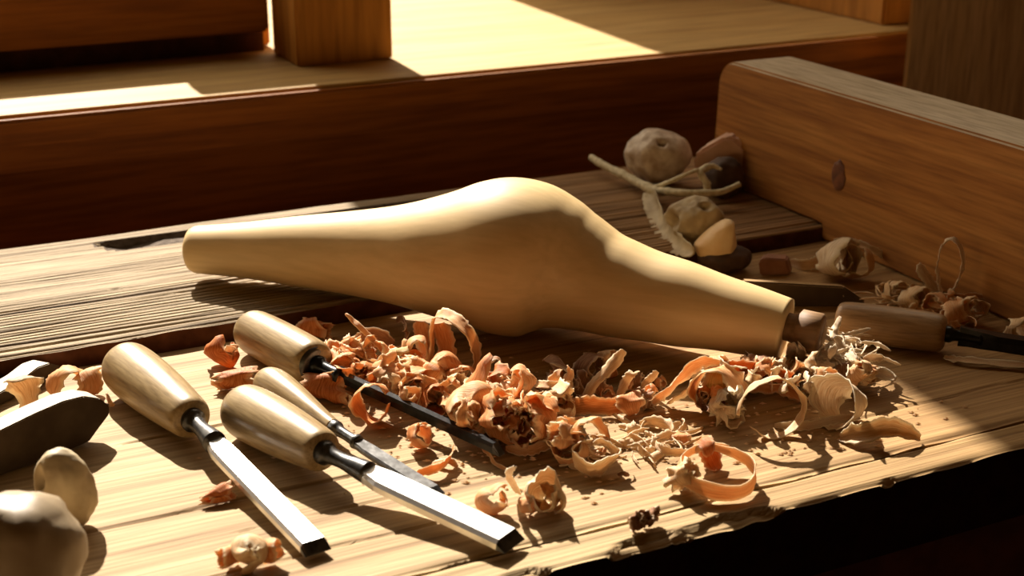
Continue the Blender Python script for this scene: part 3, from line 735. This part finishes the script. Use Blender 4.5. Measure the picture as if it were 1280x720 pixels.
arcs(20, 415, 580, lambda x: 430+(x-415)*.27, 34, ['peach', 'orange', 'pale'], 'one of the short arching strips threaded through the left heap', 'arching strips in the left heap')
arcs(20, 585, 712, lambda x: 474, 56, ['peach', 'orange', 'pale'], 'one of the short arching strips threaded through the middle heap', 'arching strips in the middle heap')
arcs(20, 870, 1060, lambda x: 452, 28, ['peach', 'white', 'pale'], 'one of the short arching strips threaded through the right heap', 'arching strips in the right heap')
# --- lacy nest and flat shreds
gN = 'lacy shreds right of the middle heap'
tangle(732, 562, 44, 22, .013, 46, 'pale', 'lacy round nest of peach shreds right of the middle heap', gN, seed=17, wpx=5)
curl(738, 545, 50, 26, 55, 20, 'peach', 'peach curl at the back of the lacy nest', gN, turns=1.0, decay=.1)
curl(712, 560, 44, 22, 50, -40, 'peach', 'peach curl on the left of the lacy nest', gN, turns=1.0, decay=.1)
curl(745, 572, 54, 16, 25, 10, 'pale', 'cream hoop at the front of the lacy nest', gN, turns=1.0, decay=.05, oval=.7)
tangle(816, 550, 50, 22, .006, 40, 'pale', 'flat scatter of pale shreds between the lacy nest and large hoop', gN, seed=23, wpx=11, flat=.2, curlf=.6)
curl(850, 548, 22, 20, 85, 60, 'orange', 'little orange flake behind the large hoop', gN, turns=.5)
# --- shaded pieces under the blank
gU = 'shaded shavings in front of the blank'
strip([(729, 500, .002), (742, 478, .012), (762, 458, .022), (780, 438, .032)], 16, 'pale', 'long pale shaving leaning up against the blank', gU, (.6, -.3, .5), 30)
strip([(771, 496, .002), (780, 480, .010), (790, 466, .018), (797, 462, .019)], 12, 'pale', 'shorter pale shaving right of the leaning one', gU, (.6, -.3, .5))
strip([(800, 486, .002), (812, 474, .010), (822, 464, .016)], 9, 'pale', 'small forked sliver between the two leaning shavings and long orange arch', gU, (.6, -.3, .5))
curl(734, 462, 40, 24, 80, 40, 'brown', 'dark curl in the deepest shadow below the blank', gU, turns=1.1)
curl(760, 446, 22, 18, 60, 70, 'pale', 'tiny pale scrap under the blank beside the leaning shaving', gU, turns=.8, rest=.012)
strip([(700, 512, .002), (730, 507, .005), (765, 508, .005), (800, 500, .008)], 22, 'orange', 'flat rust-coloured strip lying below the leaning shavings', gU, (.1, .5, .85))
strip([(708, 498, .002), (725, 504, .003), (748, 504, .003)], 10, 'brown', 'thin brown strip left of the flat rust-coloured strip', gU)
curl(786, 505, 34, 26, 85, 100, 'orange', 'orange roll at the right end of the flat rust-coloured strip', gU, turns=.9)
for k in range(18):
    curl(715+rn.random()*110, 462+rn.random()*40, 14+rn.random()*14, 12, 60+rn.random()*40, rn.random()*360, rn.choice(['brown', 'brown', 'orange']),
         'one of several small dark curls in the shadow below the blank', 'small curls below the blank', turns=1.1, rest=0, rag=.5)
# --- right heap
gR = 'shavings heaped below the right end of the blank'
strip([(803, 510, .002), (828, 492, .010), (852, 468, .020), (876, 452, .028), (900, 452, .028)], 20, 'peach', 'long arching orange shaving at the left of the right heap', gR, (.3, -.2, .9), 15)
strip([(832, 506, .002), (848, 494, .008), (868, 482, .013)], 18, 'pale', 'pale leaf-shaped shaving under the long arching one', gR, (.5, -.3, .7), 0, .2)
curl(896, 482, 66, 36, 85, -20, 'peach', 'large C-shaped ruffled shaving in the right heap', gR, turns=.75, decay=.15, rag=.4, seed=40.2, rest=.004)
curl(905, 480, 44, 40, 80, 60, 'yellow', 'fluted yellow shaving inside the C-shaped one', gR, turns=.7, rest=.005)
curl(908, 506, 32, 26, 60, 30, 'white', 'crumbly whitish lump of shaving below the C-shaped one', gR, turns=1.8, rag=.7, nz=.004)
strip([(912, 455, .020), (940, 458, .020), (970, 466, .018), (990, 470, .016)], 26, 'deep', 'broad rust-orange ribbon just under the end of the blank', gR, (.1, -.4, .9), 0, .7)
strip([(905, 480, .006), (940, 482, .012), (980, 486, .010), (1010, 500, .004)], 18, 'orange', 'rust ribbon behind the dark-centred hoop', gR, (.1, -.4, .9))
curl(964, 508, 72, 16, 84, 12, 'pale', 'thin pale hoop standing open toward the camera', gR, turns=.92, decay=-.22, rag=.12, oval=.95, seed=61, plain=True, ph=215)
curl(1052, 500, 56, 62, 70, -48, 'white', 'wide funnel-shaped pale shaving right of the standing hoop', gR, turns=1.15, decay=.2, flare=.35, rag=.3, plain=True)
strip([(968, 532, .001), (1010, 532, .003), (1040, 525, .006), (1075, 522, .006)], 12, 'white', 'long thin pale strip trailing in front of the funnel shaving', gR, (.1, .5, .8))
strip([(1050, 548, .0015), (1080, 543, .006), (1115, 536, .008), (1150, 548, .0015)], 26, 'pale', 'long leaf-like pale shaving at the right front of the heap', gR, (.1, .7, .7), 0, .3, cup=.3)
tangle(1045, 446, 46, 24, .032, 110, 'white', 'frayed whitish bundle of torn wood fibres at the blank end', gR, seed=31, wpx=10, curlf=.5, flat=.35)
tangle(1010, 468, 42, 18, .014, 36, 'peach', 'frayed peach shreds below the whitish bundle', gR, seed=33, wpx=7)
strip([(1022, 440, .014), (1028, 424, .022), (1031, 408, .030), (1031, 397, .034)], 8, 'white', 'thin whitish spike standing up from the frayed bundle', gR, (1, 0, 0))
strip([(1042, 424, .022), (1046, 408, .028), (1050, 396, .032)], 7, 'white', 'short whitish spike leaning on the brown handle', gR, (1, 0, 0))
strip([(985, 448, .012), (992, 436, .022), (1000, 434, .024), (1003, 450, .014)], 13, 'white', 'square bent whitish shaving touching the blank end', gR, (.9, -.3, .2))
strip([(1040, 462, .010), (1070, 464, .011), (1092, 472, .008), (1108, 460, .012)], 14, 'white', 'pointed whitish flake jutting right from the frayed bundle', gR, (.1, .6, .7), 0, .2)
for k in range(36):
    px = 870+rn.random()*210; py = 458+rn.random()*46
    if 922 < px < 1085 and py > 474: py = 456+rn.random()*18
    curl(px, py, 18+rn.random()*20, 12+rn.random()*14, 50+rn.random()*45, rn.random()*360, rn.choice(['peach', 'pale', 'white', 'orange', 'brown']),
         'one of many small mixed curls filling the right heap', 'small curls in the right heap', rest=rn.random()*.008, turns=.55+rn.random()*.7, rag=.5, nz=.0015)
# --- behind, to the right
gB = 'shavings on the shaded board at the right back'
curl(1052, 322, 52, 36, 75, 30, 'white', 'pale fan-shaped shaving curl nearest the gap between the boards', gB, turns=1.3, cup=.1, rag=.3)
curl(1072, 328, 46, 26, 65, -30, 'pale', 'second pale curl hugging the fan-shaped one', gB, turns=1.2, rag=.4)
strip([(1042, 300, .018), (1065, 302, .017), (1092, 312, .013), (1108, 322, .006)], 9, 'white', 'thin pale strip along the top of the fan-shaped curl', gB)
strip([(985, 328, .001), (1002, 332, .003), (1022, 326, .006), (1030, 314, .010)], 16, 'pale', 'tan shaving strip between the red-brown chip and fan-shaped curl', gB)
strip([(1180, 374, .004), (1174, 350, .018), (1173, 330, .030), (1178, 309, .042), (1189, 300, .047), (1200, 311, .042), (1202, 332, .030), (1196, 354, .017), (1190, 366, .010), (1206, 388, .001)], 9, 'white', 'tall narrow loop of pale shaving near the standing board', gB, (.5, .85, .1), 10, .8)
strip([(1172, 364, .002), (1160, 348, .010), (1148, 330, .020)], 15, 'white', 'pale pointed petal left of the tall narrow loop', gB, (.8, .4, .2), 0, .4)
strip([(1196, 350, .003), (1222, 358, .004), (1245, 356, .003)], 10, 'pale', 'pale straight sliver right of the tall narrow loop', gB, (0, .5, .8))
strip([(1198, 360, .002), (1215, 366, .003), (1232, 368, .002)], 7, 'pale', 'shorter sliver in front of the straight one', gB, (0, .5, .8))
strip([(1204, 338, .014), (1214, 348, .008), (1226, 356, .002)], 9, 'white', 'small sliver leaning toward the foot of the standing board', gB, (0, .5, .8))
tangle(1122, 376, 44, 12, .014, 34, 'pale', 'knotted pale shreds behind the brown handle', gB, seed=41, wpx=7)
tangle(1196, 386, 40, 16, .018, 40, 'peach', 'knotted peach shreds where the brown handle meets its shaft', gB, seed=43, wpx=7)
for (px, py, d, y, c) in ((1120, 366, 30, 10, 'pale'), (1145, 372, 38, 40, 'pale'), (1170, 382, 34, -30, 'peach'), (1198, 392, 36, 60, 'peach'), (1215, 388, 30, 15, 'pale')):
    curl(px, py, d, 20, 70, y, c, 'one of the curls in the row behind the brown handle', 'row of curls behind the brown handle', turns=1.4, rag=.5)
curl(1276, 412, 44, 26, 75, 40, 'pale', 'pale curl cut off by the right edge of the picture', gB, turns=1.0)
strip([(1180, 447, .002), (1215, 452, .003), (1300, 458, .003)], 12, 'pale', 'long flat wood sliver under the dark iron shaft', gB, (.1, .9, .3), name='wood_sliver')

# sawdust crumbs: too many to count
rnd = random.Random(77); V = []; Fc = []
for k in range(420):
    if k % 3: px = rnd.gauss(620, 150); py = rnd.gauss(545, 45)
    else: px = rnd.gauss(960, 120); py = rnd.gauss(540, 35)
    p = at(px, py, 0); u, v = UV(p)
    if not (.535 < v < .835): continue
    s = .0004+rnd.random()*.0009; b = len(V)
    for d in ((1, 0, 0), (-1, 0, 0), (0, 1, 0), (0, -1, 0), (0, 0, 1), (0, 0, -.4)):
        V.append(p+Vector((d[0]*s*(1+rnd.random()*1.5), d[1]*s, d[2]*s*.8+s*.4)))
    for f in ((0, 2, 4), (2, 1, 4), (1, 3, 4), (3, 0, 4), (2, 0, 5), (1, 2, 5), (3, 1, 5), (0, 3, 5)): Fc.append(tuple(b+i for i in f))
sd = link('sawdust', mesh('sawdust', V, Fc, [(0.3, .5)]*len(V)), SH['pale'], None, False)
setp(sd, 'fine pale sawdust crumbs scattered on the front board around the heaps', 'sawdust', kind='stuff')

# ------------------------------------------------------------------ light
sun = bpy.data.lights.new('sun', 'SUN'); sun.energy = 12.5; sun.angle = R(.9); sun.color = (1, .90, .77)
so = bpy.data.objects.new('sun', sun); COL.objects.link(so)
EL = R(40); travel = Vector((.376*math.cos(EL), -.927*math.cos(EL), -math.sin(EL)))
so.rotation_euler = travel.to_track_quat('-Z', 'Y').to_euler(); so.location = -travel*3
# daylight of the sky entering at the window
ar = bpy.data.lights.new('window_sky', 'AREA'); ar.shape = 'RECTANGLE'; ar.size = 3.0; ar.size_y = 1.2; ar.energy = 32; ar.color = (1.0, .84, .62)
ao = bpy.data.objects.new('window_sky', ar); COL.objects.link(ao)
ao.location = XY(.6, 1.95, 1.0)
aim = XY(.6, .8, 0)-ao.location; ao.rotation_euler = aim.to_track_quat('-Z', 'Z').to_euler()
w = bpy.data.worlds.new('world'); scn.world = w; w.use_nodes = True
bg = w.node_tree.nodes['Background']; bg.inputs[0].default_value = (1, .42, .08, 1); bg.inputs[1].default_value = .05
